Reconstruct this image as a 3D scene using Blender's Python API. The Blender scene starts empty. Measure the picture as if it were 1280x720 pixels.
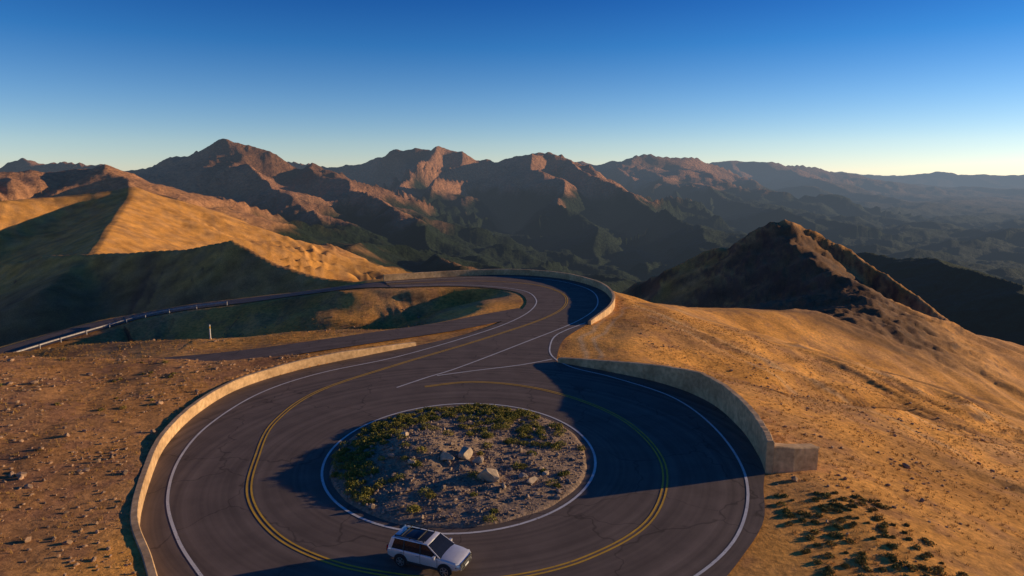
import bpy, bmesh, math, numpy as np
from mathutils import Vector
from mathutils.geometry import tessellate_polygon
rng=np.random.default_rng(7)
COL=bpy.context.scene.collection

# ---------------------------------------------------------------- helpers
def mesh_obj(name, verts, faces, mat=None, smooth=False, parent=None):
    me=bpy.data.meshes.new(name); me.from_pydata([tuple(map(float,v)) for v in verts],[],[tuple(int(i) for i in f) for f in faces]); me.update()
    o=bpy.data.objects.new(name,me); COL.objects.link(o)
    if mat: me.materials.append(mat)
    if smooth: me.shade_smooth()
    if parent: o.parent=parent
    return o
def np_mesh(name, V, F, mat, smooth=False):
    me=bpy.data.meshes.new(name); n=len(V); m=len(F); k=F.shape[1]
    me.vertices.add(n); me.vertices.foreach_set('co',np.ascontiguousarray(V,dtype=np.float32).ravel())
    me.loops.add(m*k); me.loops.foreach_set('vertex_index',np.ascontiguousarray(F,dtype=np.int32).ravel())
    me.polygons.add(m); me.polygons.foreach_set('loop_start',np.arange(0,m*k,k,dtype=np.int32))
    me.polygons.foreach_set('loop_total',np.full(m,k,dtype=np.int32))
    me.update(calc_edges=True)
    me.polygons.foreach_set('use_smooth',np.full(m,smooth,dtype=bool))
    me.materials.append(mat)
    o=bpy.data.objects.new(name,me); COL.objects.link(o); return o
def set_col(o,name,C):
    a=o.data.color_attributes.new(name,'FLOAT_COLOR','POINT')
    C4=np.ones((len(C),4),dtype=np.float32); C4[:,:3]=C
    a.data.foreach_set('color',C4.ravel())
def sstep(a,b,x):
    t=np.clip((x-a)/(b-a),0,1); return t*t*(3-2*t)
_perm=np.random.default_rng(3).permutation(65536).astype(np.int64)
def pn(x,y,seed=0):
    x=np.asarray(x,dtype=np.float64)+seed*17.31; y=np.asarray(y,dtype=np.float64)+seed*9.17
    xi=np.floor(x).astype(np.int64); yi=np.floor(y).astype(np.int64); xf=x-xi; yf=y-yi
    def g(ix,iy,dx,dy):
        h=_perm[(_perm[ix&65535]+iy)&65535]; a=h*(2*math.pi/65536); return np.cos(a)*dx+np.sin(a)*dy
    u=xf*xf*xf*(xf*(xf*6-15)+10); v=yf*yf*yf*(yf*(yf*6-15)+10)
    a=g(xi,yi,xf,yf); b=g(xi+1,yi,xf-1,yf); c=g(xi,yi+1,xf,yf-1); d=g(xi+1,yi+1,xf-1,yf-1)
    return 1.5*((a*(1-u)+b*u)*(1-v)+(c*(1-u)+d*u)*v)
def fbm(x,y,oct=4,seed=0):
    r=0;a=1;t=0
    for i in range(oct): r=r+a*pn(x*2**i,y*2**i,seed+i); t+=a; a*=.5
    return r/t
def spline(pts,n=8):
    P=[np.array(p,float) for p in pts]; out=[]; N=len(P)
    for i in range(N-1):
        p0,p1,p2,p3=P[max(i-1,0)],P[i],P[i+1],P[min(i+2,N-1)]
        for k in range(n):
            t=k/n; out.append(.5*((2*p1)+(p2-p0)*t+(2*p0-5*p1+4*p2-p3)*t*t+(3*p1-p0-3*p2+p3)*t**3))
    out.append(P[-1])
    return np.array(out)
def polydist(X,Y,pts):
    """distance to polyline, arclength, interpolated z"""
    best=np.full(X.shape,1e12); S=np.zeros(X.shape); Z=np.zeros(X.shape); acc=0.
    for (a,b) in zip(pts[:-1],pts[1:]):
        dx,dy=b[0]-a[0],b[1]-a[1]; L2=dx*dx+dy*dy+1e-9; L=math.sqrt(L2)
        t=np.clip(((X-a[0])*dx+(Y-a[1])*dy)/L2,0,1)
        d=(X-a[0]-t*dx)**2+(Y-a[1]-t*dy)**2
        m=d<best
        best=np.where(m,d,best); S=np.where(m,acc+t*L,S)
        if len(a)>2: Z=np.where(m,a[2]+t*(b[2]-a[2]),Z)
        acc+=L
    return np.sqrt(best),S,Z
def inside(X,Y,poly):
    r=np.zeros(X.shape,bool); n=len(poly)
    for i in range(n):
        x1,y1=poly[i][:2]; x2,y2=poly[(i+1)%n][:2]
        if y1==y2: continue
        c=((y1>Y)!=(y2>Y))&(X<(x2-x1)*(Y-y1)/(y2-y1)+x1); r^=c
    return r

# ---------------------------------------------------------------- node helpers
def newmat(name):
    m=bpy.data.materials.new(name); m.use_nodes=True; nt=m.node_tree
    for n in list(nt.nodes): nt.nodes.remove(n)
    out=nt.nodes.new('ShaderNodeOutputMaterial'); b=nt.nodes.new('ShaderNodeBsdfPrincipled')
    nt.links.new(b.outputs[0],out.inputs[0]); return m,nt,b,out
def noise(nt,scale,detail=4,rough=.55,vec=None):
    n=nt.nodes.new('ShaderNodeTexNoise'); n.inputs['Scale'].default_value=scale; n.inputs['Detail'].default_value=detail; n.inputs['Roughness'].default_value=rough
    if vec is None:
        g=nt.nodes.new('ShaderNodeNewGeometry'); vec=g.outputs['Position']
    nt.links.new(vec,n.inputs['Vector']); return n.outputs['Fac']
def ramp(nt,fac,stops):
    r=nt.nodes.new('ShaderNodeValToRGB'); e=r.color_ramp.elements
    while len(e)<len(stops): e.new(.5)
    for i,(p,c) in enumerate(stops): e[i].position=p; e[i].color=(*c,1)
    nt.links.new(fac,r.inputs[0]); return r.outputs[0]
def mixc(nt,a,b,f,mode='MIX'):
    m=nt.nodes.new('ShaderNodeMix'); m.data_type='RGBA'; m.blend_type=mode
    for s,v in ((0,f),(6,a),(7,b)):
        if hasattr(v,'is_linked'): nt.links.new(v,m.inputs[s])
        elif isinstance(v,(int,float)): m.inputs[s].default_value=v
        else: m.inputs[s].default_value=(*v,1)
    return m.outputs[2]
def math_n(nt,op,a,b=None):
    n=nt.nodes.new('ShaderNodeMath'); n.operation=op
    for i,v in enumerate((a,b)):
        if v is None: continue
        if hasattr(v,'is_linked'): nt.links.new(v,n.inputs[i])
        else: n.inputs[i].default_value=v
    return n.outputs[0]
def bump(nt,b,h,strength,dist,under=None):
    n=nt.nodes.new('ShaderNodeBump'); n.inputs['Strength'].default_value=strength; n.inputs['Distance'].default_value=dist
    nt.links.new(h,n.inputs['Height']); nt.links.new(n.outputs[0],b.inputs['Normal'])
    if under is not None: nt.links.new(under,n.inputs['Normal'])
    return n
def pos_length(nt,centre=None):
    g=nt.nodes.new('ShaderNodeNewGeometry'); v=g.outputs['Position']
    if centre is not None:
        s=nt.nodes.new('ShaderNodeVectorMath'); s.operation='SUBTRACT'; nt.links.new(v,s.inputs[0]); s.inputs[1].default_value=centre; v=s.outputs[0]
    l=nt.nodes.new('ShaderNodeVectorMath'); l.operation='LENGTH'; nt.links.new(v,l.inputs[0]); return l.outputs['Value']
def simple(name,col,rough=.6,metal=0,var=.25,scale=6,bmp=0,bd=.01,coat=0):
    m,nt,b,o=newmat(name)
    f=noise(nt,scale)
    c=ramp(nt,f,[(.3,tuple(x*(1-var) for x in col)),(.7,tuple(min(1,x*(1+var)) for x in col))])
    nt.links.new(c,b.inputs['Base Color']); b.inputs['Roughness'].default_value=rough; b.inputs['Metallic'].default_value=metal
    if coat: b.inputs['Coat Weight'].default_value=coat
    if bmp: bump(nt,b,f,bmp,bd)
    return m

# ---------------------------------------------------------------- road plan (metres)
CX,CY=-4.1,52.7
lwall=[(-17.5,31.5),(-20.9,36.5),(-24.4,41.5),(-27.4,48.6),(-29.6,55.6),(-30.4,63.5),(-29.3,71.1),(-25.0,78.2),(-19.0,84.0),(-12.9,89.4)]
lwall_s=spline(lwall)
edge_up=[(-12.9,89.4),(-6.5,96.2),(-1.2,105.4),(1.8,114.6),(2.6,123.6),(.6,131.6),(-5.5,136.6),(-13.2,138.2),(-24.5,136.6)]
edge_back=[(-27.5,145.),(-14.5,151.),(-1.,154.),(10.3,149.),(16.8,137.5),(18.3,125.2),(16.5,113.2),(11.7,102.8),(7.2,92.6),(5.5,82.2)]
rwall=[(5.6,81.2),(11.3,77.3),(16.8,72.5),(20.,66.6),(20.8,59.3),(20.3,53.1),(19.7,50.)]
edge_low=[(19.7,50.),(18.6,47.3),(16.9,42.6),(14.3,38.6),(11.,34.6),(6,30.6),(0,28.6),(-6,28.2),(-12,29.3),(-17.5,31.5)]
eu_s=spline(edge_up); eb_s=spline(edge_back); rw_s=spline(rwall); el_s=spline(edge_low)
poly=np.vstack([lwall_s[:-1],eu_s,eb_s,rw_s,el_s[1:-1]])
B=[(3,113.,-.02),(-3,107.5,-.02),(-9.7,101.2,-.04),(-18.3,95.4,-.1),(-25.8,90.6,-.2),(-34.3,86.,-.4),(-43.,83.5,-.7),(-55,82.5,-1.3),(-70,83,-2.2),(-90,80,-3.5),(-110,70,-5)]
Cc=[(-20,139.9,-.02),(-30,141.4,-.3),(-41.6,143.7,-2),(-54.3,145.9,-4),(-71.2,145.4,-6),(-83.6,141.3,-8),(-90,128.7,-9),(-93.5,116.6,-9.5),(-100,102,-10),(-112,88,-11)]
Bs=spline(B); Cs=spline(Cc)

# ---------------------------------------------------------------- terrain
th_f=np.radians(np.linspace(-44,44,1000)); th_l=np.radians(np.linspace(-125,-44.4,110)); th_r=np.radians(np.linspace(44.4,125,110))
TH=np.concatenate([th_l,th_f,th_r])
RR=np.concatenate([[2.,5,8,12,16,20],np.exp(np.linspace(math.log(24),math.log(260),350)),np.exp(np.linspace(math.log(262),math.log(48000),540))])
R2,T2=np.meshgrid(RR,TH,indexing='ij'); X=(R2*np.sin(T2)); Y=(R2*np.cos(T2)); R=R2
K=np.clip(.010*R,.6,90)
def smax(a,b,k):
    return np.maximum(a,b)+np.maximum(k-np.abs(a-b),0)**2/(4*k)
h=-470+60*fbm(X/2500,Y/2500,3,5)
h=h-np.clip((R-9000)/9000,0,1)*150
def ridge(pts,r0,slope,D,lam,g,rmin=0,rmax=1e9,seed=1,k=1.,soft=0.):
    global h
    i0=np.searchsorted(RR,rmin); i1=np.searchsorted(RR,rmax)
    x=X[i0:i1];y=Y[i0:i1]
    wx=lam*.35*pn(x/lam*.8,y/lam*.8,seed+40); wy=lam*.35*pn(x/lam*.8,y/lam*.8,seed+50)
    att=1. if r0==0 else 0.
    d,s,z=polydist(x+wx*att,y+wy*att,pts)
    d=np.maximum(d-r0,0)
    if soft: d=d*d/(d+soft)
    q=s/lam+1.1*pn(x/lam*.45,y/lam*.45,seed+11)
    n=1-np.abs(pn(q,d/lam*.15,seed))*2.6
    n2=1-np.abs(pn(q*2.3,d/lam*.35,seed+3))*2.6
    mod=1-g*np.minimum(1,4*lam/(d+1))*(n*.7+n2*.3-.2)
    zz=z-D*(1-np.exp(-slope*mod*d/D))
    h[i0:i1]=smax(h[i0:i1],zz,K[i0:i1]*k)
# distant ranges
ridge([(7485,18000,99),(9577,18000,-44),(10412,18000,-65),(11234,18000,38),(12075,18000,-44),(13746,18000,-85),(16864,18000,-44)],0,.3,600,1500,.5,4000,1e9,21)
ridge([(2000,24000,-30),(7485,26000,-60),(14000,25000,-80),(24000,24000,-60)],0,.3,500,2500,.5,4000,1e9,22)
ridge([(7135,14000,-141),(7688,13000,-219),(8074,12000,-228),(8428,11000,-257),(8826,10000,-255)],0,.3,500,1200,.5,4000,1e9,23)
ridge([(2792,11000,145),(3422,11000,232),(4060,11000,157),(4777,11500,137),(5685,12000,47),(6245,12000,-8)],0,.5,700,900,.6,3000,1e9,24)
ridge([(4060,11000,157),(4281,9000,-175),(4459,7500,-359),(4878,6500,-535)],0,.4,500,700,.6,3000,1e9,25)
ridge([(0,7500,157),(432,7500,191),(647,7500,208),(1038,7500,132),(1382,7500,174),(1886,7800,207),(2215,8000,121),(2700,8200,60)],0,.55,700,700,.6,2000,1e9,26)
ridge([(1038,7500,132),(1534,6300,-94),(1817,5200,-212),(1814,4300,-321)],0,.5,500,500,.6,2000,1e9,27)
ridge([(-1591,5200,57),(-1329,5000,39),(-1096,5000,84),(-806,5000,135),(-575,5000,180),(-345,5000,186),(0,5000,141),(86,5000,158),(288,5000,95),(555,4800,27)],0,.72,800,480,.75,1500,2e4,28)
ridge([(-460,5000,180),(-611,4400,2),(-635,3900,-130),(-388,3300,-299)],0,.65,600,380,.7,1500,2e4,29)
ridge([(86,5000,152),(244,4200,-70),(328,3500,-237),(331,2800,-350)],0,.65,600,380,.7,1500,2e4,30)
ridge([(288,5000,95),(683,4200,-94),(884,3600,-223),(947,3100,-272),(924,2700,-304)],0,.6,600,380,.7,1500,2e4,31)
ridge([(-4528,4200,74),(-3082,4200,41),(-2385,4000,31),(-1961,3800,39),(-1676,3600,112),(-1448,3500,143),(-1248,3500,118),(-1071,3500,54),(-819,3400,-52)],0,.7,700,330,.75,1200,2e4,32)
ridge([(-1448,3500,143),(-1076,3000,8),(-758,2500,-110),(-494,2100,-182),(-255,1800,-217),(-76,1600,-225)],0,.6,500,260,.7,900,1.2e4,33)
ridge([(-1071,3500,54),(-662,3000,-60),(-351,2500,-177),(-99,2100,-257)],0,.65,500,260,.7,900,1.2e4,34)
ridge([(-1791,3700,89),(-1391,3000,-26),(-953,2400,-127)],0,.6,500,260,.7,900,1.2e4,35)
# golden hills on the left
ridge([(-1445,1500,41),(-1248,1700,26),(-1197,1800,22),(-1094,1800,31),(-936,1700,5),(-725,1500,-36)],0,.45,400,150,.4,500,6000,36)
ridge([(-719,700,-14),(-614,760,-11),(-569,850,-6),(-493,900,0)],4,.62,600,60,.25,200,4000,37)
ridge([(-493,900,0),(-429,740,-27),(-350,560,-47),(-334,480,-60)],3,.42,600,60,.2,200,4000,38)
ridge([(-493,900,0),(-419,930,-26),(-340,950,-58),(-266,960,-90),(-189,960,-120)],8,.36,600,90,.2,200,4000,39)
ridge([(-440,590,-57),(-385,570,-46),(-301,540,-40),(-250,520,-36),(-206,500,-27),(-163,470,-40),(-125,450,-46),(-80,430,-48)],1,.75,600,60,.18,200,3000,53)
# forested shoulder on the right
ridge([(807,1900,-207),(901,1700,-167),(902,1500,-159),(893,1300,-166),(851,1100,-174),(823,900,-195)],0,.5,500,90,.4,300,6000,40)
# the right-hand peak and the saddle to the pass
ridge([(165,420,-6),(175,415,-8),(198,400,-21),(202,370,-31),(200,310,-43),(187,240,-50)],1,.8,1200,40,.14,60,3000,41)
ridge([(141,437,-21),(135,440,-24),(87,460,-49)],0,.8,1200,26,.3,60,3000,42)
ridge([(165,420,-6),(157,360,-21),(150,300,-27)],2,.75,1200,30,.12,60,3000,54,.5,4)
ridge([(150,300,-27),(126,240,-27),(86,200,-18),(45,165,-10),(23,130,-1.5)],2,.40,1200,30,.12,60,3000,43,.5,4)
# the pass itself
ridge([(-4,35,-.1),(-4,62,-.1)],26.5,.31,1200,11,.12,0,3000,44,.3,5)
ridge([(-20,0,-1),(-45,30,-1)],18,.3,1200,9,.2,0,3000,45,.5)
ridge([(-25,92,-.5),(-45,87,-.8),(-62,88,-1.8),(-90,82,-3.8)],9,.34,1200,9,.3,0,3000,46,.3)
ridge([(0,80,-.1),(6,100,-.1),(8,118,-.1)],11,.34,1200,10,.15,0,3000,47,.3,6)
ridge([(8,112,-.1),(13,125,-.1),(11,138,-.1),(0,148,-.1),(-14,146,-.1),(-30,141,-.4)],8,.42,1200,10,.15,0,3000,48,.3)
ridge([tuple(p) for p in Cc[1:]],5,.38,1200,10,.2,0,3000,49,.3)
# ground retained behind the left parapet, rising away from the road
i1=np.searchsorted(RR,260); xs,ys=X[:i1],Y[:i1]
pc=np.vstack([poly,poly[:1]])
dp,_,_=polydist(xs,ys,pc); inp=inside(xs,ys,poly); dp=np.where(inp,0,dp)
lb=np.vstack([[(-10,22)],lwall_s[:,:2]]); dw,_,_=polydist(xs,ys,lb)
ledge=79-.10*(-30-xs)+4*fbm(xs/13,ys/13,3,33)
bank=.85+.45*fbm(xs/9,ys/9,3,133)*sstep(2,9,dw)+.065*np.minimum(dw,45)-.42*np.maximum(ys-ledge,0)-.25*np.maximum(dw-45,0)
leftside=((xs<-16)&(~inp)&(ys<92))
h[:i1]=np.where(leftside,smax(h[:i1],bank,.5),h[:i1])
# fractal relief
det=np.zeros_like(h); lam=900.; s=60
mount=sstep(900,2600,R)
while lam>.7:
    w=sstep(2.2,6.,R/lam)*(1-sstep(250,500,R/lam))
    rows=np.where(w[:,0]>.001)[0]
    if len(rows):
        a,b=rows[0],rows[-1]+1
        n=pn(X[a:b]/lam,Y[a:b]/lam,s)
        rg=(.5-np.abs(n)*1.5)
        amp=lam*(.016+(.07 if lam<300 else .085)*mount[a:b]*(1-.6*sstep(5500,9000,R[a:b])))
        det[a:b]+=w[a:b]*amp*(n*(1-mount[a:b])+rg*mount[a:b])
    lam*=.5; s+=3
h+=det
# craggy relief on the right peak
dkk,_,_=polydist(X,Y,[(165,415),(155,360),(150,300),(125,245)])
cr=sstep(75,20,dkk)
for L_,A_ in ((34,3.),(15,1.9),(7,1.),(3.5,.5)):
    h+=cr*A_*(.35-np.abs(pn(X/L_,Y/L_,int(L_)+200))*1.4)
# grade the roads into the land
isleft=leftside&(ys<88)&(ys>24)
w=np.where(isleft,1-sstep(.25,.45,dp),1-sstep(.3,5.,dp)); h[:i1]=h[:i1]*(1-w)+(-.10)*w
for line_,hw in ((Bs,3.2),(Cs,4.)):
    d,_,z=polydist(xs,ys,line_); w=(1-sstep(hw+.3,hw+4,d))*(dp>0.01); h[:i1]=h[:i1]*(1-w)+(z-.12)*w
nr,nc=h.shape
V=np.stack([X,Y,h],-1).reshape(-1,3)
ii,jj=np.meshgrid(np.arange(nr-1),np.arange(nc-1),indexing='ij'); a=(ii*nc+jj).ravel()
F=np.stack([a,a+nc,a+nc+1,a+1],-1)[:,::-1]
# ---- ground cover colours
dr=np.gradient(h,axis=0)/np.gradient(R,axis=0); dt=np.gradient(h,axis=1)/(R*np.gradient(T2,axis=1))
slope=np.sqrt(dr**2+dt**2)
gold=np.array([.72,.34,.075]); tan=np.array([.58,.295,.095]); soil=np.array([.40,.195,.085]); rock=np.array([.46,.225,.115]); drock=np.array([.085,.055,.042]); forest=np.array([.020,.032,.015]); olive=np.array([.17,.085,.05])
def lerp(A,Bc,m): return A*(1-m[...,None])+Bc*m[...,None]
n_a=fbm(X/14,Y/14,5,70); n_b=fbm(X/160,Y/160,5,75); n_c=fbm(X/900,Y/900,5,80); n_d=fbm(X/3.2,Y/3.2,4,85)
C=np.broadcast_to(gold,h.shape+(3,)).copy()
C=lerp(C,tan,sstep(-.25,.3,n_a))
leftground=sstep(-22,-30,X)*(1-sstep(72,90,Y))*(R<150)
C=lerp(C,soil,np.clip(sstep(.05,.35,n_d+.3*n_a)*.6*(R<260)+leftground*.6,0,1))
C=lerp(C,soil,sstep(.1,.4,n_b)*.5*(R>200))
C=lerp(C,rock,sstep(900,2400,R))
C=lerp(C,rock*.5,sstep(.0,.35,n_c)*sstep(900,2200,R))
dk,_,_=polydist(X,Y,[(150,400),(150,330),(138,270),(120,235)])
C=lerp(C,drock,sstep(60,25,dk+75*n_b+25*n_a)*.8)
C=lerp(C,drock,sstep(.6,1.,slope)*(R<700)*.8)
tree=sstep(-70,-150,h+130*n_b+90*n_c)*sstep(700,1300,R)*(1-.4*sstep(7000,12000,R))
C=lerp(C,forest,tree)
C=lerp(C,forest*1.4,sstep(350,520,X)*sstep(500,700,R)*(1-sstep(2600,4000,R)))
C=lerp(C,olive,sstep(-40,-75,h+25*n_b)*sstep(150,260,R)*.7*(1-sstep(600,700,R)))
trk=np.zeros((i1,nc))
for pts_,w_,s_ in (([(18,116),(12.5,101),(9.5,91),(9.,83)],.35,.6),([(20,116),(14.3,101),(11.3,91),(11,83)],.35,.6),([(22,120),(40,100),(62,86),(95,70)],.8,.5),([(24,112),(38,92),(50,70),(58,45)],.6,.4),([(30,135),(60,130),(90,112),(130,95)],.9,.45),([(-34,40),(-48,55),(-70,62)],.6,.4)):
    d_,_,_=polydist(xs+1.2*pn(xs/7,ys/7,301),ys+1.2*pn(xs/7,ys/7,302),spline(pts_,5)); trk=np.maximum(trk,s_*np.exp(-(d_/w_)**2))
C[:i1]=lerp(C[:i1],np.array([.62,.44,.24]),trk)
land,nt,b,out=newmat('terrain_mat')
att=nt.nodes.new('ShaderNodeAttribute'); att.attribute_name='Col'
f1=noise(nt,1.6,9,.65); f2=noise(nt,.06,9,.62)
v1=ramp(nt,f1,[(.3,(.55,.55,.55)),(.7,(1.4,1.4,1.4))]); v2=ramp(nt,f2,[(.32,(.62,.6,.6)),(.68,(1.3,1.3,1.3))])
c=mixc(nt,att.outputs['Color'],v1,1.,'MULTIPLY'); c=mixc(nt,c,v2,1.,'MULTIPLY')
nt.links.new(c,b.inputs['Base Color']); b.inputs['Roughness'].default_value=.95; b.inputs['Specular IOR Level'].default_value=.1
f3=noise(nt,3.,10,.7)
# rock texture of the far faces (tens of metres) below the pebble-scale bump
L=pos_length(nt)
mr=nt.nodes.new('ShaderNodeMapRange'); mr.inputs[1].default_value=900; mr.inputs[2].default_value=2600; nt.links.new(L,mr.inputs[0])
fb=math_n(nt,'MULTIPLY',noise(nt,.017,12,.68),mr.outputs[0])
big=bump(nt,b,fb,.8,45)
bump(nt,b,f3,.6,.25,big.outputs[0])
# aerial perspective: haze glow mixed into the terrain material by distance from origin
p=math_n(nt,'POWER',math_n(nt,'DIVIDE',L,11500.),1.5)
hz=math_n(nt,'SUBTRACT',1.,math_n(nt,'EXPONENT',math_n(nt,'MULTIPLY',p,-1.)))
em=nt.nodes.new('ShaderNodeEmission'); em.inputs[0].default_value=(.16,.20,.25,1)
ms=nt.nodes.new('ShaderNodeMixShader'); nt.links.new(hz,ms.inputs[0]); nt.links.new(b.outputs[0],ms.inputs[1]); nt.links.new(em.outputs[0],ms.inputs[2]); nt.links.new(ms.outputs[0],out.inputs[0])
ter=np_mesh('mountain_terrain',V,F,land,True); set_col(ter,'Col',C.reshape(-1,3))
def ground_z(x,y):
    r=np.hypot(x,y); t=np.arctan2(x,y)
    i=np.clip(np.searchsorted(RR,r)-1,0,nr-2); j=np.clip(np.searchsorted(TH,t)-1,0,nc-2)
    u=(r-RR[i])/(RR[i+1]-RR[i]); v=(t-TH[j])/(TH[j+1]-TH[j])
    return (h[i,j]*(1-u)+h[i+1,j]*u)*(1-v)+(h[i,j+1]*(1-u)+h[i+1,j+1]*u)*v

# ---------------------------------------------------------------- asphalt
asp,nt,b,o_=newmat('asphalt')
f=noise(nt,.35,6,.6); g=noise(nt,45,3,.6)
cmb=nt.nodes.new('ShaderNodeCombineXYZ'); nt.links.new(pos_length(nt,(CX,CY,0)),cmb.inputs[0])
streak=noise(nt,1.1,5,.6,cmb.outputs[0])
c1=ramp(nt,f,[(.3,(.13,.095,.07)),(.7,(.185,.135,.10))]); c2=ramp(nt,g,[(.3,(.7,.7,.7)),(.7,(1.3,1.3,1.3))]); c3=ramp(nt,streak,[(.35,(.72,.72,.72)),(.65,(1.25,1.25,1.25))])
gp_=nt.nodes.new('ShaderNodeNewGeometry'); wn=nt.nodes.new('ShaderNodeTexNoise'); wn.inputs['Scale'].default_value=.5; nt.links.new(gp_.outputs['Position'],wn.inputs['Vector'])
wv=nt.nodes.new('ShaderNodeVectorMath'); wv.operation='MULTIPLY_ADD'; nt.links.new(wn.outputs['Color'],wv.inputs[0]); wv.inputs[1].default_value=(3,3,0); nt.links.new(gp_.outputs['Position'],wv.inputs[2])
vo=nt.nodes.new('ShaderNodeTexVoronoi'); vo.feature='DISTANCE_TO_EDGE'; vo.inputs['Scale'].default_value=.11; nt.links.new(wv.outputs[0],vo.inputs['Vector'])
c4=ramp(nt,vo.outputs['Distance'],[(0.,(.55,.55,.55)),(.009,(1,1,1))])
c=mixc(nt,mixc(nt,mixc(nt,c1,c2,1.,'MULTIPLY'),c3,1.,'MULTIPLY'),c4,1.,'MULTIPLY'); nt.links.new(c,b.inputs['Base Color']); b.inputs['Roughness'].default_value=.85; b.inputs['Specular IOR Level'].default_value=.2
bump(nt,b,g,.35,.02)
P3=[Vector((x,y,0)) for x,y in poly[:,:2]]
ff=[]
for t in tessellate_polygon([P3]):
    a_,b_,c_=[P3[i] for i in t]
    ff.append(t if (b_-a_).cross(c_-a_).z>0 else t[::-1])
mesh_obj('asphalt_road',[(q.x,q.y,0.) for q in P3],ff,asp)
def ribbon(name,pts,w,z,mat,off=0.,parent=None):
    P=np.array(pts,float); xy=P[:,:2]; T=np.gradient(xy,axis=0); T/=np.linalg.norm(T,axis=1)[:,None]+1e-9; N=np.stack([-T[:,1],T[:,0]],1)
    z0=(P[:,2] if P.shape[1]>2 else 0)+z
    a=xy+N*(off+w/2); b=xy+N*(off-w/2); n=len(P)
    Vv=np.zeros((2*n,3)); Vv[:n,:2]=b; Vv[n:,:2]=a; Vv[:n,2]=z0; Vv[n:,2]=z0
    return mesh_obj(name,Vv,[(i,i+1,n+i+1,n+i) for i in range(n-1)],mat,parent=parent)
ribbon('side_road',Bs,6.,.032,asp); ribbon('mountain_road',Cs,7.,.028,asp)
def worn(name,col,under,thr):
    m,nt,b,o=newmat(name); f=noise(nt,5.,6,.7); g=noise(nt,.8,4)
    c=ramp(nt,g,[(.3,tuple(x*.8 for x in col)),(.7,tuple(min(1,x*1.12) for x in col))])
    nt.links.new(mixc(nt,under,c,ramp(nt,f,[(thr-.04,(0,0,0)),(thr+.04,(1,1,1))])),b.inputs['Base Color']); b.inputs['Roughness'].default_value=.75; return m
white=worn('white_paint',(.70,.66,.58),(.22,.19,.16),.37); yellow=worn('yellow_paint',(.74,.40,.02),(.20,.15,.09),.37)
marks=bpy.data.objects.new('road_markings',None); COL.objects.link(marks)
def line(nm,pts,mat,w=.17,off=0.,n=8): return ribbon(nm,spline(pts,n),w,.02,mat,off,parent=marks)
lwhite=[(-14,31.8),(-18.2,36.4),(-21.5,40.5),(-24.8,46.0),(-27.2,53.),(-28.0,60.5),(-26.6,69.4),(-22.3,76.6),(-14.2,84.1),(-4.9,96.4),(.4,105.6),(3.5,114.6),(4.4,123.6),(2.3,132.6),(-4.9,138.2),(-13.2,139.8),(-24.,138.2)]
line('white_edge_line',lwhite,white,.2)
rwhite=[(-12.5,71.2),(-9.6,75.),(-6.3,79.),(1.1,90.2),(10.6,105.5),(15.2,119.),(15.4,134.),(9.3,145.8),(-1.,150.6),(-14.2,148.6),(-26.8,143.)]
line('white_edge_line',rwhite,white,.2)
yel=[(-6,36.),(-10.5,37.4),(-15.1,40.6),(-18.9,46),(-20.9,52.8),(-22.2,61),(-20.6,70.1),(-14.2,79.8),(-4.5,92.5),(5.1,106.8),(9.4,118.0),(9.6,130),(4.5,140.2),(-4.9,144.6),(-14,144.2),(-26.2,140.6)]
for o_f in (-.16,.16): line('yellow_centre_line',yel,yellow,.14,o_f)
yelr=[(-9.5,71.5),(-4.5,73.2),(1.5,71.6),(7.0,67.),(10.9,60.3),(12.1,51.5),(9.5,43),(4.5,38.),(-1,35.8),(-6,36.)]
for o_f in (-.16,.16): line('yellow_centre_line',yelr,yellow,.14,o_f)
ow=[(11.4,103.6),(6.6,96.),(5.1,89.),(5.2,83.6),(7.3,78.9),(11.5,74.9),(16.6,68.1),(18.5,59.3),(18.0,49.6),(15.0,41.5),(10.6,36.1),(5,32.6),(-4,30.7),(-14,31.8)]
line('white_edge_line',ow,white,.2)
line('white_edge_line',[(-8.6,75.6),(-4,77.8),(1,80.),(5.0,82.6)],white,.2,n=6)
A=np.linspace(0,2*np.pi,97)
icx,icy,irx,iry=-4.2,53.4,11.,12.6
line('white_edge_line',[(icx+irx*math.cos(t),icy+iry*math.sin(t)) for t in A],white,.2,n=1)

# ---------------------------------------------------------------- parapets
wallm,nt,b,o_=newmat('parapet_stone')
f=noise(nt,2.2,5); g=noise(nt,.35,4); 
c=mixc(nt,ramp(nt,f,[(.3,(.42,.26,.12)),(.7,(.74,.48,.24))]),ramp(nt,g,[(.35,(.75,.72,.7)),(.65,(1.1,1.1,1.1))]),1.,'MULTIPLY')
nt.links.new(c,b.inputs['Base Color']); b.inputs['Roughness'].default_value=.9; bump(nt,b,f,.5,.03)
def wall(name,pts,th,h1f,side=1,base=-.6,mat=wallm):
    P=np.array(pts,float)[:,:2]; T=np.gradient(P,axis=0); T/=np.linalg.norm(T,axis=1)[:,None]; N=np.stack([-T[:,1],T[:,0]],1)*side
    n=len(P); Hh=np.array([h1f(i/(n-1)) for i in range(n)])
    Hh=Hh*(1+.03*pn(np.arange(n)*.7,np.zeros(n),9))
    prof=[(0,base,0),(0.,1,-.08),(.06,1,0),(th-.06,1,0),(th,1,-.08),(th,base,0)]
    Vv=[];m=len(prof)
    for i in range(n):
        for (o,zf,dz) in prof:
            q=P[i]+N[i]*o; Vv.append((q[0],q[1],(Hh[i]+dz) if zf==1 else zf))
    Ff=[]
    for i in range(n-1):
        for k in range(m-1):
            q=(i*m+k,i*m+k+1,(i+1)*m+k+1,(i+1)*m+k); Ff.append(q if side<0 else q[::-1])
    Ff.append(tuple(range(m))); Ff.append(tuple((n-1)*m+k for k in range(m))[::-1])
    return mesh_obj(name,Vv,Ff,mat)
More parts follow.
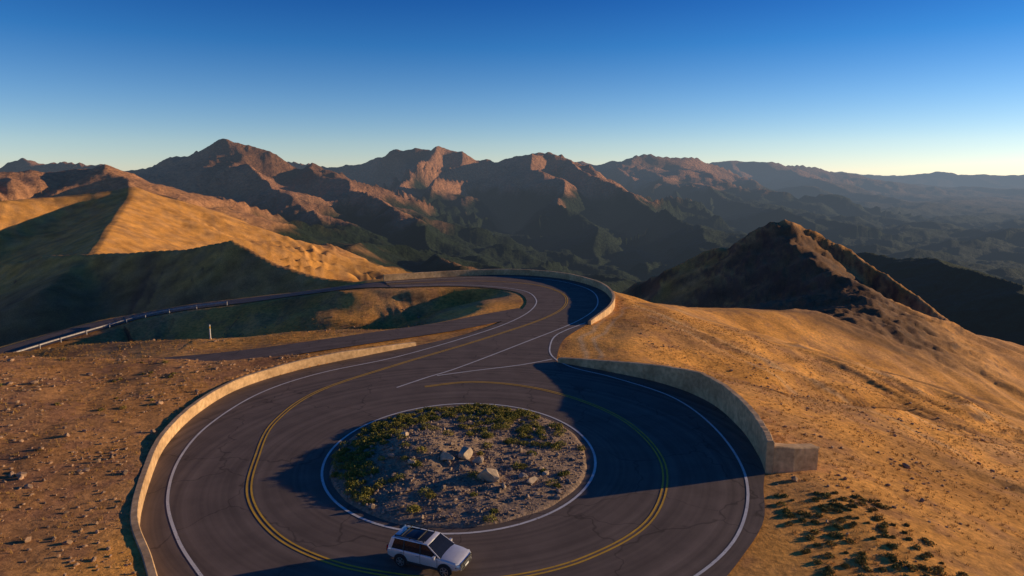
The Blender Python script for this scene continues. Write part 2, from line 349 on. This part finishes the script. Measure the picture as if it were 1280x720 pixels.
wall('parapet_wall',spline(lwall,12),.5,lambda t:1.05 if t<.85 else 1.05-(t-.85)/.15*.6)
wall('parapet_wall',spline(rwall,12),.55,lambda t:.5+2.0*min(1,t/.45))
wall('parapet_wall',spline(edge_back[:8],10),.5,lambda t:1.3 if t<.85 else 1.3-(t-.85)/.15*.8)
wall('parapet_wall',[(20.3,50.),(22,50.3),(24.2,51.)],.9,lambda t:2.1-.5*t,base=-2.5)

# ---------------------------------------------------------------- central island
ni,nj=60,160
rr=np.linspace(0,1,ni); aa=np.linspace(0,2*np.pi,nj,endpoint=False)
Ri,Ai=np.meshgrid(rr,aa,indexing='ij'); irw=1+.02*pn(np.cos(Ai)*4,np.sin(Ai)*4,2)
Xi=icx+(irx-.55)*Ri*np.cos(Ai)*irw; Yi=icy+(iry-.6)*Ri*np.sin(Ai)*irw
def isl_h(x,y):
    q=np.sqrt(((x-icx)/(irx-.55))**2+((y-icy)/(iry-.6))**2)
    return .03+np.clip(1-q**2,0,1)**.7*(.55+1.2*np.exp(-((x+8.)**2+(y-52)**2)/16)+.35*fbm(x/3.,y/3.,4,91))+.12*np.clip(1-q,0,.2)*5*fbm(x/.8,y/.8,3,95)
Zi=isl_h(Xi,Yi); Zi[-1]=-.05
Vi=np.stack([Xi,Yi,Zi],-1).reshape(-1,3); i_,j_=np.meshgrid(np.arange(ni-1),np.arange(nj),indexing='ij'); j2=(j_+1)%nj
Fi=np.stack([i_*nj+j_,(i_+1)*nj+j_,(i_+1)*nj+j2,i_*nj+j2],-1).reshape(-1,4)
im=simple('gravel_soil',(.31,.205,.12),.95,0,.45,3.5,.9,.08)
np_mesh('traffic_island',Vi,Fi,im,True)

# ---------------------------------------------------------------- rocks
def ico(sub):
    bm=bmesh.new(); bmesh.ops.create_icosphere(bm,subdivisions=sub,radius=1); v=np.array([x.co[:] for x in bm.verts]); f=np.array([[q.index for q in t.verts] for t in bm.faces]); bm.free(); return v,f
def rockvar(sub,seed):
    v,f=ico(sub); r=np.random.default_rng(seed)
    for _ in range(9):
        n=r.normal(size=3); n/=np.linalg.norm(n); d=v@n; c=r.uniform(.45,.8); v=v-np.outer(np.maximum(d-c,0),n)
    v=v*(1+(.06 if sub<2 else .012)*r.normal(size=(len(v),1))); v*=np.array([1,r.uniform(.6,.9),r.uniform(.5,.75)]); return v,f
RV=[rockvar(1,s) for s in range(8)]
def scatter_rocks(name,xy,z,size,mat):
    Vs=[];Fs=[];off=0
    for k,(v,f) in enumerate(RV):
        idx=np.arange(k,len(xy),8)
        a=rng.uniform(0,6.28,len(idx)); ca,sa=np.cos(a)[:,None],np.sin(a)[:,None]; s_=size[idx][:,None]
        x=(v[None,:,0]*ca-v[None,:,1]*sa)*s_+xy[idx,0][:,None]; y=(v[None,:,0]*sa+v[None,:,1]*ca)*s_+xy[idx,1][:,None]; zz=v[None,:,2]*s_+(z[idx]+size[idx]*.2)[:,None]
        Vs.append(np.stack([x,y,zz],-1).reshape(-1,3)); Fs.append((f[None]+(np.arange(len(idx))*len(v))[:,None,None]).reshape(-1,3)+off); off+=len(idx)*len(v)
    return np_mesh(name,np.vstack(Vs),np.vstack(Fs),mat,False)
rockm=simple('rock',(.34,.21,.12),.95,0,.45,1.1,.5,.05)
def outside_roads(xy,m=.9):
    d,_,_=polydist(xy[:,0],xy[:,1],pc); ok=(~inside(xy[:,0],xy[:,1],poly))&(d>m)
    for l_,w_ in ((Bs,3.6),(Cs,4.2)):
        d,_,_=polydist(xy[:,0],xy[:,1],l_); ok&=d>w_
    return ok
def sample(n,x0,x1,y0,y1,thr=None,sc=8,seed=0):
    xy=np.stack([rng.uniform(x0,x1,n),rng.uniform(y0,y1,n)],1); xy=xy[outside_roads(xy)]
    if thr is not None: xy=xy[fbm(xy[:,0]/sc,xy[:,1]/sc,3,seed)+rng.uniform(-.3,.3,len(xy))>thr]
    return xy
xy=np.vstack([sample(9000,-75,-20,28,84,.0,8,31),sample(5000,18,75,30,110,.15,10,32),sample(1500,-70,-15,84,130,0,8,33)])
sz=np.minimum(.05+.07*rng.exponential(1,len(xy)),.55)
scatter_rocks('scattered_rocks',xy,ground_z(xy[:,0],xy[:,1]),sz,rockm)
q=np.sqrt(rng.uniform(0,1,5200)); a=rng.uniform(0,6.28,5200); xy=np.stack([icx+(irx-.8)*q*np.cos(a),icy+(iry-.9)*q*np.sin(a)],1)
scatter_rocks('gravel',xy,isl_h(xy[:,0],xy[:,1]),.04+.05*rng.exponential(1,len(xy)),simple('gravel_stone',(.30,.21,.14),.95,0,.5,2.))
bould=simple('boulder_stone',(.46,.34,.22),.9,0,.25,2.5,.6,.05)
for k,(x,y,s_) in enumerate([(-1.7,47.9,1.15),(-3.8,50.9,.9),(-5.2,50.2,.7),(1.5,47.6,.5),(.9,48.4,.45),(-2.6,50.2,.5),(-.6,46.6,.35),(-7.6,49.2,.4),(2.6,49.,.35),(-9,55,.5)]):
    v,f=rockvar(3,100+k); v=v*s_; v[:,0]*=1.15; o=mesh_obj('boulder',v,f,bould,False); o.location=(x,y,float(isl_h(np.float64(x),np.float64(y)))+s_*.28); o.rotation_euler=(0,0,k*1.3)

# ---------------------------------------------------------------- plants
lm,nt,b,o_=newmat('leaves'); at=nt.nodes.new('ShaderNodeAttribute'); at.attribute_name='Col'; nt.links.new(at.outputs['Color'],b.inputs['Base Color']); b.inputs['Roughness'].default_value=.8; b.inputs['Specular IOR Level'].default_value=.15
def shrubs(name,xy,z,rad,n,leaf,cA,cB):
    m=len(xy); tot=m*n
    d=rng.normal(size=(tot,3)); d/=np.linalg.norm(d,axis=1)[:,None]; d[:,2]=np.abs(d[:,2]); rr_=np.repeat(rad,n)
    lump=1+.35*pn(d[:,0]*2+np.repeat(np.arange(m)*3.3,n),d[:,1]*2,5)
    c=d*(rng.uniform(.55,1,tot)*lump*rr_)[:,None]; c[:,2]*=.7
    c[:,:2]+=np.repeat(xy,n,0); c[:,2]+=np.repeat(z,n)
    u=rng.normal(size=(tot,3)); u/=np.linalg.norm(u,axis=1)[:,None]; w_=np.cross(u,rng.normal(size=(tot,3))); w_/=np.linalg.norm(w_,axis=1)[:,None]
    L=(leaf*rng.uniform(.6,1.4,tot))[:,None]
    V=np.stack([c-u*L,c+w_*L*.5,c+u*L,c-w_*L*.5],1).reshape(-1,3); F=np.arange(tot*4).reshape(-1,4)
    o=np_mesh(name,V,F,lm,False)
    t=np.repeat(rng.uniform(0,1,m),n)*.6+rng.uniform(0,.4,tot); Cc_=np.array(cA)[None]*(1-t[:,None])+np.array(cB)[None]*t[:,None]
    set_col(o,'Col',np.repeat(Cc_,4,0)); return o
pts=[]
for _ in range(6000):
    q=math.sqrt(rng.uniform(0,1)); a=rng.uniform(0,6.28); x=icx+(irx-.9)*q*math.cos(a); y=icy+(iry-1)*q*math.sin(a)
    left=math.exp(-((q-.84)/.16)**2)*(math.cos(a-2.5)>.0); tr=math.exp(-(((x-1)/3.4)**2+((y-59)/4.)**2))
    if rng.uniform()<.17*left+.11*tr+.012: pts.append((x,y))
pts=np.array(pts)
shrubs('island_shrubs',pts,isl_h(pts[:,0],pts[:,1]),rng.uniform(.25,.6,len(pts)),220,.06,(.17,.18,.035),(.36,.28,.06))
xy=sample(260,18,27,33,47,None); xy=np.vstack([xy[:170],sample(60,-60,-34,60,78,.05,8,4)])
shrubs('alpine_shrubs',xy,ground_z(xy[:,0],xy[:,1]),rng.uniform(.12,.36,len(xy)),150,.06,(.16,.15,.04),(.34,.23,.06))
def tufts(name,xy,z,n,hgt,cA,cB):
    m=len(xy); tot=m*n; base=np.repeat(xy,n,0)+rng.normal(0,.07,(tot,2)); zb=np.repeat(z,n)-.02
    hh=np.repeat(rng.uniform(.6,1.4,m),n)*hgt*rng.uniform(.6,1.2,tot); lean=rng.normal(0,.35,(tot,2))*hh[:,None]; a=rng.uniform(0,6.28,tot); wv=np.stack([np.cos(a),np.sin(a)],1)*.018
    V=np.zeros((tot,3,3)); V[:,0,:2]=base-wv; V[:,1,:2]=base+wv; V[:,2,:2]=base+lean; V[:,0,2]=zb;V[:,1,2]=zb;V[:,2,2]=zb+hh
    o=np_mesh(name,V.reshape(-1,3),np.arange(tot*3).reshape(-1,3),lm,False); t=np.repeat(rng.uniform(0,1,m),n)
    Cc_=np.array(cA)[None]*(1-t[:,None])+np.array(cB)[None]*t[:,None]; set_col(o,'Col',np.repeat(Cc_,3,0))
xy=np.vstack([sample(14000,18,90,32,125,-.1,9,51),sample(6000,-75,-22,30,84,.1,7,52),sample(5000,-75,-15,84,125,-.1,7,53)])
tufts('alpine_grass',xy,ground_z(xy[:,0],xy[:,1]),9,.2,(.50,.28,.07),(.34,.20,.06))

# ---------------------------------------------------------------- roadside furniture
def cyl(name,r,h_,loc,mat,parent,rot=(0,0,0),seg=16,r2=None):
    bm=bmesh.new(); bmesh.ops.create_cone(bm,cap_ends=True,segments=seg,radius1=r,radius2=r if r2 is None else r2,depth=h_); me=bpy.data.meshes.new(name); bm.to_mesh(me); bm.free(); me.materials.append(mat)
    o=bpy.data.objects.new(name,me); COL.objects.link(o); o.location=loc; o.rotation_euler=rot; o.parent=parent; return o
pole=bpy.data.objects.new('road_marker_post',None); COL.objects.link(pole); pole.location=(-44,97,float(ground_z(np.float64(-44),np.float64(97))))
cyl('post',.09,2.2,(0,0,1.1),white,pole); cyl('band',.1,.3,(0,0,1.8),yellow,pole); cyl('foot',.2,.2,(0,0,.08),wallm,pole)
gr=bpy.data.objects.new('guard_rail',None); COL.objects.link(gr)
galv=simple('galvanised_steel',(.48,.45,.42),.6,.3,.25,3)
gp=Cs[Cs[:,0]<-60]; T=np.gradient(gp[:,:2],axis=0); T/=np.linalg.norm(T,axis=1)[:,None]; N=np.stack([-T[:,1],T[:,0]],1); gx=gp[:,:2]+N*3.6
Vg=[];Fg=[]; prof=((0,.46),(.06,.52),(0,.6),(.06,.68),(0,.74))
for i in range(len(gx)):
    for (o,z) in prof: Vg.append((gx[i,0]+N[i,0]*o,gx[i,1]+N[i,1]*o,gp[i,2]+z))
for i in range(len(gx)-1):
    for k in range(4): Fg.append((i*5+k,i*5+k+1,(i+1)*5+k+1,(i+1)*5+k))
mesh_obj('beam',Vg,Fg,galv,False,gr)
for i in range(0,len(gx),3): cyl('post',.07,1.1,(gx[i,0]+N[i,0]*.15,gx[i,1]+N[i,1]*.15,gp[i,2]+.2),galv,gr,seg=8)

# ---------------------------------------------------------------- SUV
paint,nt,b,o_=newmat('silver_paint'); b.inputs['Metallic'].default_value=.45; b.inputs['Roughness'].default_value=.36; b.inputs['Coat Weight'].default_value=.6
nt.links.new(ramp(nt,noise(nt,3),[(.3,(.70,.67,.64)),(.7,(.78,.75,.72))]),b.inputs['Base Color'])
glass=simple('tinted_glass',(.012,.014,.017),.08,0,.1,2); black=simple('black_plastic',(.02,.02,.02),.6,0,.2,8); rubber=simple('tyre_rubber',(.018,.018,.018),.85,0,.2,8); alloy=simple('alloy',(.5,.5,.5),.3,.8,.1,3); lamp=simple('headlamp_glass',(.75,.75,.72),.1,0,.05,3); red=simple('tail_lamp',(.4,.01,.01),.2,0,.1,3); plate=simple('plate_white',(.7,.7,.66),.5,0,.1,3)
car=bpy.data.objects.new('suv_car',None); COL.objects.link(car)
def fixn(o):
    bm=bmesh.new(); bm.from_mesh(o.data); bmesh.ops.recalc_face_normals(bm,faces=bm.faces); bm.to_mesh(o.data); bm.free(); return o
def loft(name,secs,mat,smooth=True):
    m=len(secs[0]); Vv=[p for s_ in secs for p in s_]; Ff=[(i*m+k,i*m+(k+1)%m,(i+1)*m+(k+1)%m,(i+1)*m+k) for i in range(len(secs)-1) for k in range(m)]
    Ff+=[tuple(range(m))[::-1],tuple((len(secs)-1)*m+k for k in range(m))]
    o=fixn(mesh_obj(name,Vv,Ff,mat,smooth,car))
    bv=o.modifiers.new('b','BEVEL'); bv.width=.02; bv.segments=2; bv.limit_method='ANGLE'; bv.angle_limit=math.radians(35); return o
def sec(x,zb,zt,w,cr=.06):
    h_=[(w*.86,zb),(w*.98,zb+.10),(w,zb+.25),(w,zt-.22),(w*.975,zt-.07),(w*.90,zt),(w*.5,zt+cr*.8)]
    return [(x,-a,z) for a,z in h_]+[(x,0,zt+cr)]+[(x,a,z) for a,z in reversed(h_)]
loft('body',[sec(-2.42,.58,.98,.80,0),sec(-2.36,.46,1.06,.88,.0),sec(-2.1,.40,1.10,.93,.0),sec(-1.4,.36,1.10,.95,0),sec(0,.34,1.08,.95,0),sec(.95,.34,1.06,.95,.02),sec(1.25,.35,1.05,.95,.05),sec(1.8,.37,1.00,.93,.05),sec(2.15,.42,.93,.89,.04),sec(2.33,.48,.85,.83,.02),sec(2.42,.56,.76,.74,0)],paint)
def cab(z,x0,x1,w): return [(x0,-w,z),(x0,w,z),(x1,w,z),(x1,-w,z)]
loft('window_glass',[cab(1.05,-2.28,1.22,.90),cab(1.36,-2.18,.76,.83),cab(1.63,-1.98,.28,.75)],glass,smooth=False)
loft('roof',[cab(1.628,-2.1,.34,.775),cab(1.68,-2.08,.26,.75),cab(1.72,-1.8,.0,.62)],paint)
loft('roof_reflection_panel',[cab(1.70,-1.75,.08,.60),cab(1.735,-1.70,.03,.57)],glass)  # black panel gives the roof its dark sky-reflection look as colour
def strut(name,a,b_,w,mat,d=.035):
    a=Vector(a);b_=Vector(b_); t=(b_-a).normalized(); s_=Vector((0,1,0)) if abs(t.y)<.9 else Vector((1,0,0)); u=t.cross(s_).normalized()*w/2; v=t.cross(u).normalized()*d/2
    Vv=[a+u+v,a-u+v,a-u-v,a+u-v,b_+u+v,b_-u+v,b_-u-v,b_+u-v]
    return fixn(mesh_obj(name,Vv,[(0,1,2,3),(7,6,5,4),(0,4,5,1),(1,5,6,2),(2,6,7,3),(3,7,4,0)],mat,False,car))
for s_ in (-1,1):
    for k,(xb,xt,w) in enumerate([(1.17,.28,.07),(-.12,-.16,.10),(-1.25,-1.25,.10),(-2.18,-2.0,.22)]):
        strut('pillar',(xb,s_*.905,1.05),(xt,s_*.762,1.64),w,paint if k in(0,3) else black)
    strut('roof_rail',(-1.95,s_*.66,1.78),(.05,s_*.66,1.78),.05,black,.05)
    for xx in (-1.9,-.95,0.): strut('rail_foot',(xx,s_*.66,1.67),(xx,s_*.66,1.77),.06,black,.05)
    strut('door_seam',(-.12,s_*.955,.45),(-.12,s_*.955,1.04),.015,black,.01); strut('door_seam',(-1.2,s_*.955,.6),(-1.2,s_*.955,1.04),.015,black,.01); strut('door_seam',(1.0,s_*.955,.5),(1.0,s_*.955,1.0),.015,black,.01)
    strut('sill',(-1.0,s_*.95,.40),(1.05,s_*.95,.40),.13,black,.06)
    strut('door_handle',(-.4,s_*.965,.92),(-.2,s_*.965,.92),.035,alloy,.03); strut('door_handle',(-1.45,s_*.965,.92),(-1.25,s_*.965,.92),.035,alloy,.03)
    strut('mirror',(.78,s_*1.06,1.13),(.93,s_*1.06,1.13),.15,paint,.2); strut('mirror_arm',(.85,s_*.9,1.08),(.85,s_*1.0,1.10),.05,black,.05)
    strut('headlamp',(2.30,s_*.66,.80),(2.12,s_*.845,.84),.15,lamp,.16); strut('tail_lamp',(-2.37,s_*.80,.78),(-2.34,s_*.80,1.12),.14,red,.14)
    for xw in (-1.42,1.48):
        n=24; Vv=[];Ff=[]
        for k in range(n+1):
            t=math.pi*(-.08+1.16*k/n)
            for (r_,yy) in ((.40,.93),(.40,.985),(.465,.975),(.465,.93)): Vv.append((xw+r_*math.cos(t),s_*yy,.38+r_*math.sin(t)))
        for k in range(n):
            for j in range(3): Ff.append((k*4+j,k*4+j+1,k*4+5+j,k*4+4+j))
        mesh_obj('wheel_arch',Vv,Ff,black,True,car)
        cyl('arch_well',.41,.08,(xw,s_*.925,.38),black,car,(math.pi/2,0,0),32)
        w_=cyl('tyre',.375,.26,(xw,s_*.87,.375),rubber,car,(math.pi/2,0,0),32); bv=w_.modifiers.new('b','BEVEL'); bv.width=.04; bv.segments=3
        cyl('rim_well',.25,.012,(xw,s_*1.004,.375),black,car,(math.pi/2,0,0),28)
        for k in range(6):
            t=k*math.pi/3; strut('spoke',(xw,s_*1.014,.375),(xw+.24*math.cos(t),s_*1.014,.375+.24*math.sin(t)),.06,alloy,.02)
        cyl('hub',.06,.03,(xw,s_*1.02,.375),alloy,car,(math.pi/2,0,0),16)
        Vv=[];Ff=[]
        for k in range(32):
            t=k*math.pi/16
            for r_ in (.235,.262): Vv.append((xw+r_*math.cos(t),s_*1.016,.375+r_*math.sin(t)))
        for k in range(32): k2=(k+1)%32; Ff.append((2*k,2*k+1,2*k2+1,2*k2))
        mesh_obj('rim_ring',Vv,Ff,alloy,False,car)
strut('grille',(2.415,-.42,.72),(2.415,.42,.72),.2,black,.05); strut('bumper_intake',(2.40,-.6,.50),(2.40,.6,.50),.14,black,.09); strut('grille_bar',(2.445,-.36,.74),(2.445,.36,.74),.04,alloy,.02)
strut('rear_bumper',(-2.42,-.75,.52),(-2.42,.75,.52),.16,black,.08); strut('number_plate',(-2.44,-.25,.78),(-2.44,.25,.78),.13,plate,.02)
strut('front_plate',(2.455,-.22,.56),(2.455,.22,.56),.11,plate,.015)
for xx in (-1.5,-.4): strut('cross_bar',(xx,-.66,1.80),(xx,.66,1.80),.06,black,.03)
car.location=(-4.9,37.4,.02); car.rotation_euler=(0,0,math.radians(-22))

# ---------------------------------------------------------------- sky, sun, camera
EL,AZ=math.radians(9.2),math.radians(16)   # low sun to the right, slightly ahead
sd=Vector((math.cos(EL)*math.cos(AZ),math.cos(EL)*math.sin(AZ),math.sin(EL)))
W=bpy.data.worlds.new('World'); bpy.context.scene.world=W; W.use_nodes=True; nt=W.node_tree
bg=nt.nodes['Background']; sky=nt.nodes.new('ShaderNodeTexSky'); sky.sky_type='NISHITA'; sky.sun_disc=False; sky.sun_elevation=EL; sky.sun_rotation=math.pi/2-AZ; sky.altitude=3500; sky.air_density=1; sky.dust_density=.6; sky.ozone_density=4
tc=nt.nodes.new('ShaderNodeTexCoord'); sx=nt.nodes.new('ShaderNodeSeparateXYZ'); nt.links.new(tc.outputs['Generated'],sx.inputs[0])
tint=ramp(nt,sx.outputs['Z'],[(0.,(.92,.68,.56)),(.04,(.88,.66,.54)),(.10,(.56,.56,.55)),(.17,(.20,.42,.53)),(.26,(.055,.25,.47))])
k=nt.nodes.new('ShaderNodeVectorMath'); k.operation='SCALE'; k.inputs['Scale'].default_value=2.6; nt.links.new(tint,k.inputs[0])
m=mixc(nt,sky.outputs[0],k.outputs[0],1.,'MULTIPLY'); nt.links.new(m,bg.inputs[0]); bg.inputs[1].default_value=.1
sl=bpy.data.lights.new('sun','SUN'); sl.energy=5; sl.angle=math.radians(.5); sl.color=(1,.73,.42); so=bpy.data.objects.new('sun',sl); COL.objects.link(so); so.rotation_euler=(-sd).to_track_quat('-Z','Y').to_euler(); so.location=(200,50,100)
cam=bpy.data.cameras.new('camera'); co=bpy.data.objects.new('camera',cam); COL.objects.link(co); cam.sensor_width=36; cam.lens=24; cam.clip_end=100000; cam.clip_start=.5
co.location=(0,0,23); co.rotation_euler=(math.radians(90-9.6),0,0); bpy.context.scene.camera=co
sc=bpy.context.scene; sc.view_settings.view_transform='Standard'; sc.view_settings.look='None'; sc.view_settings.exposure=0
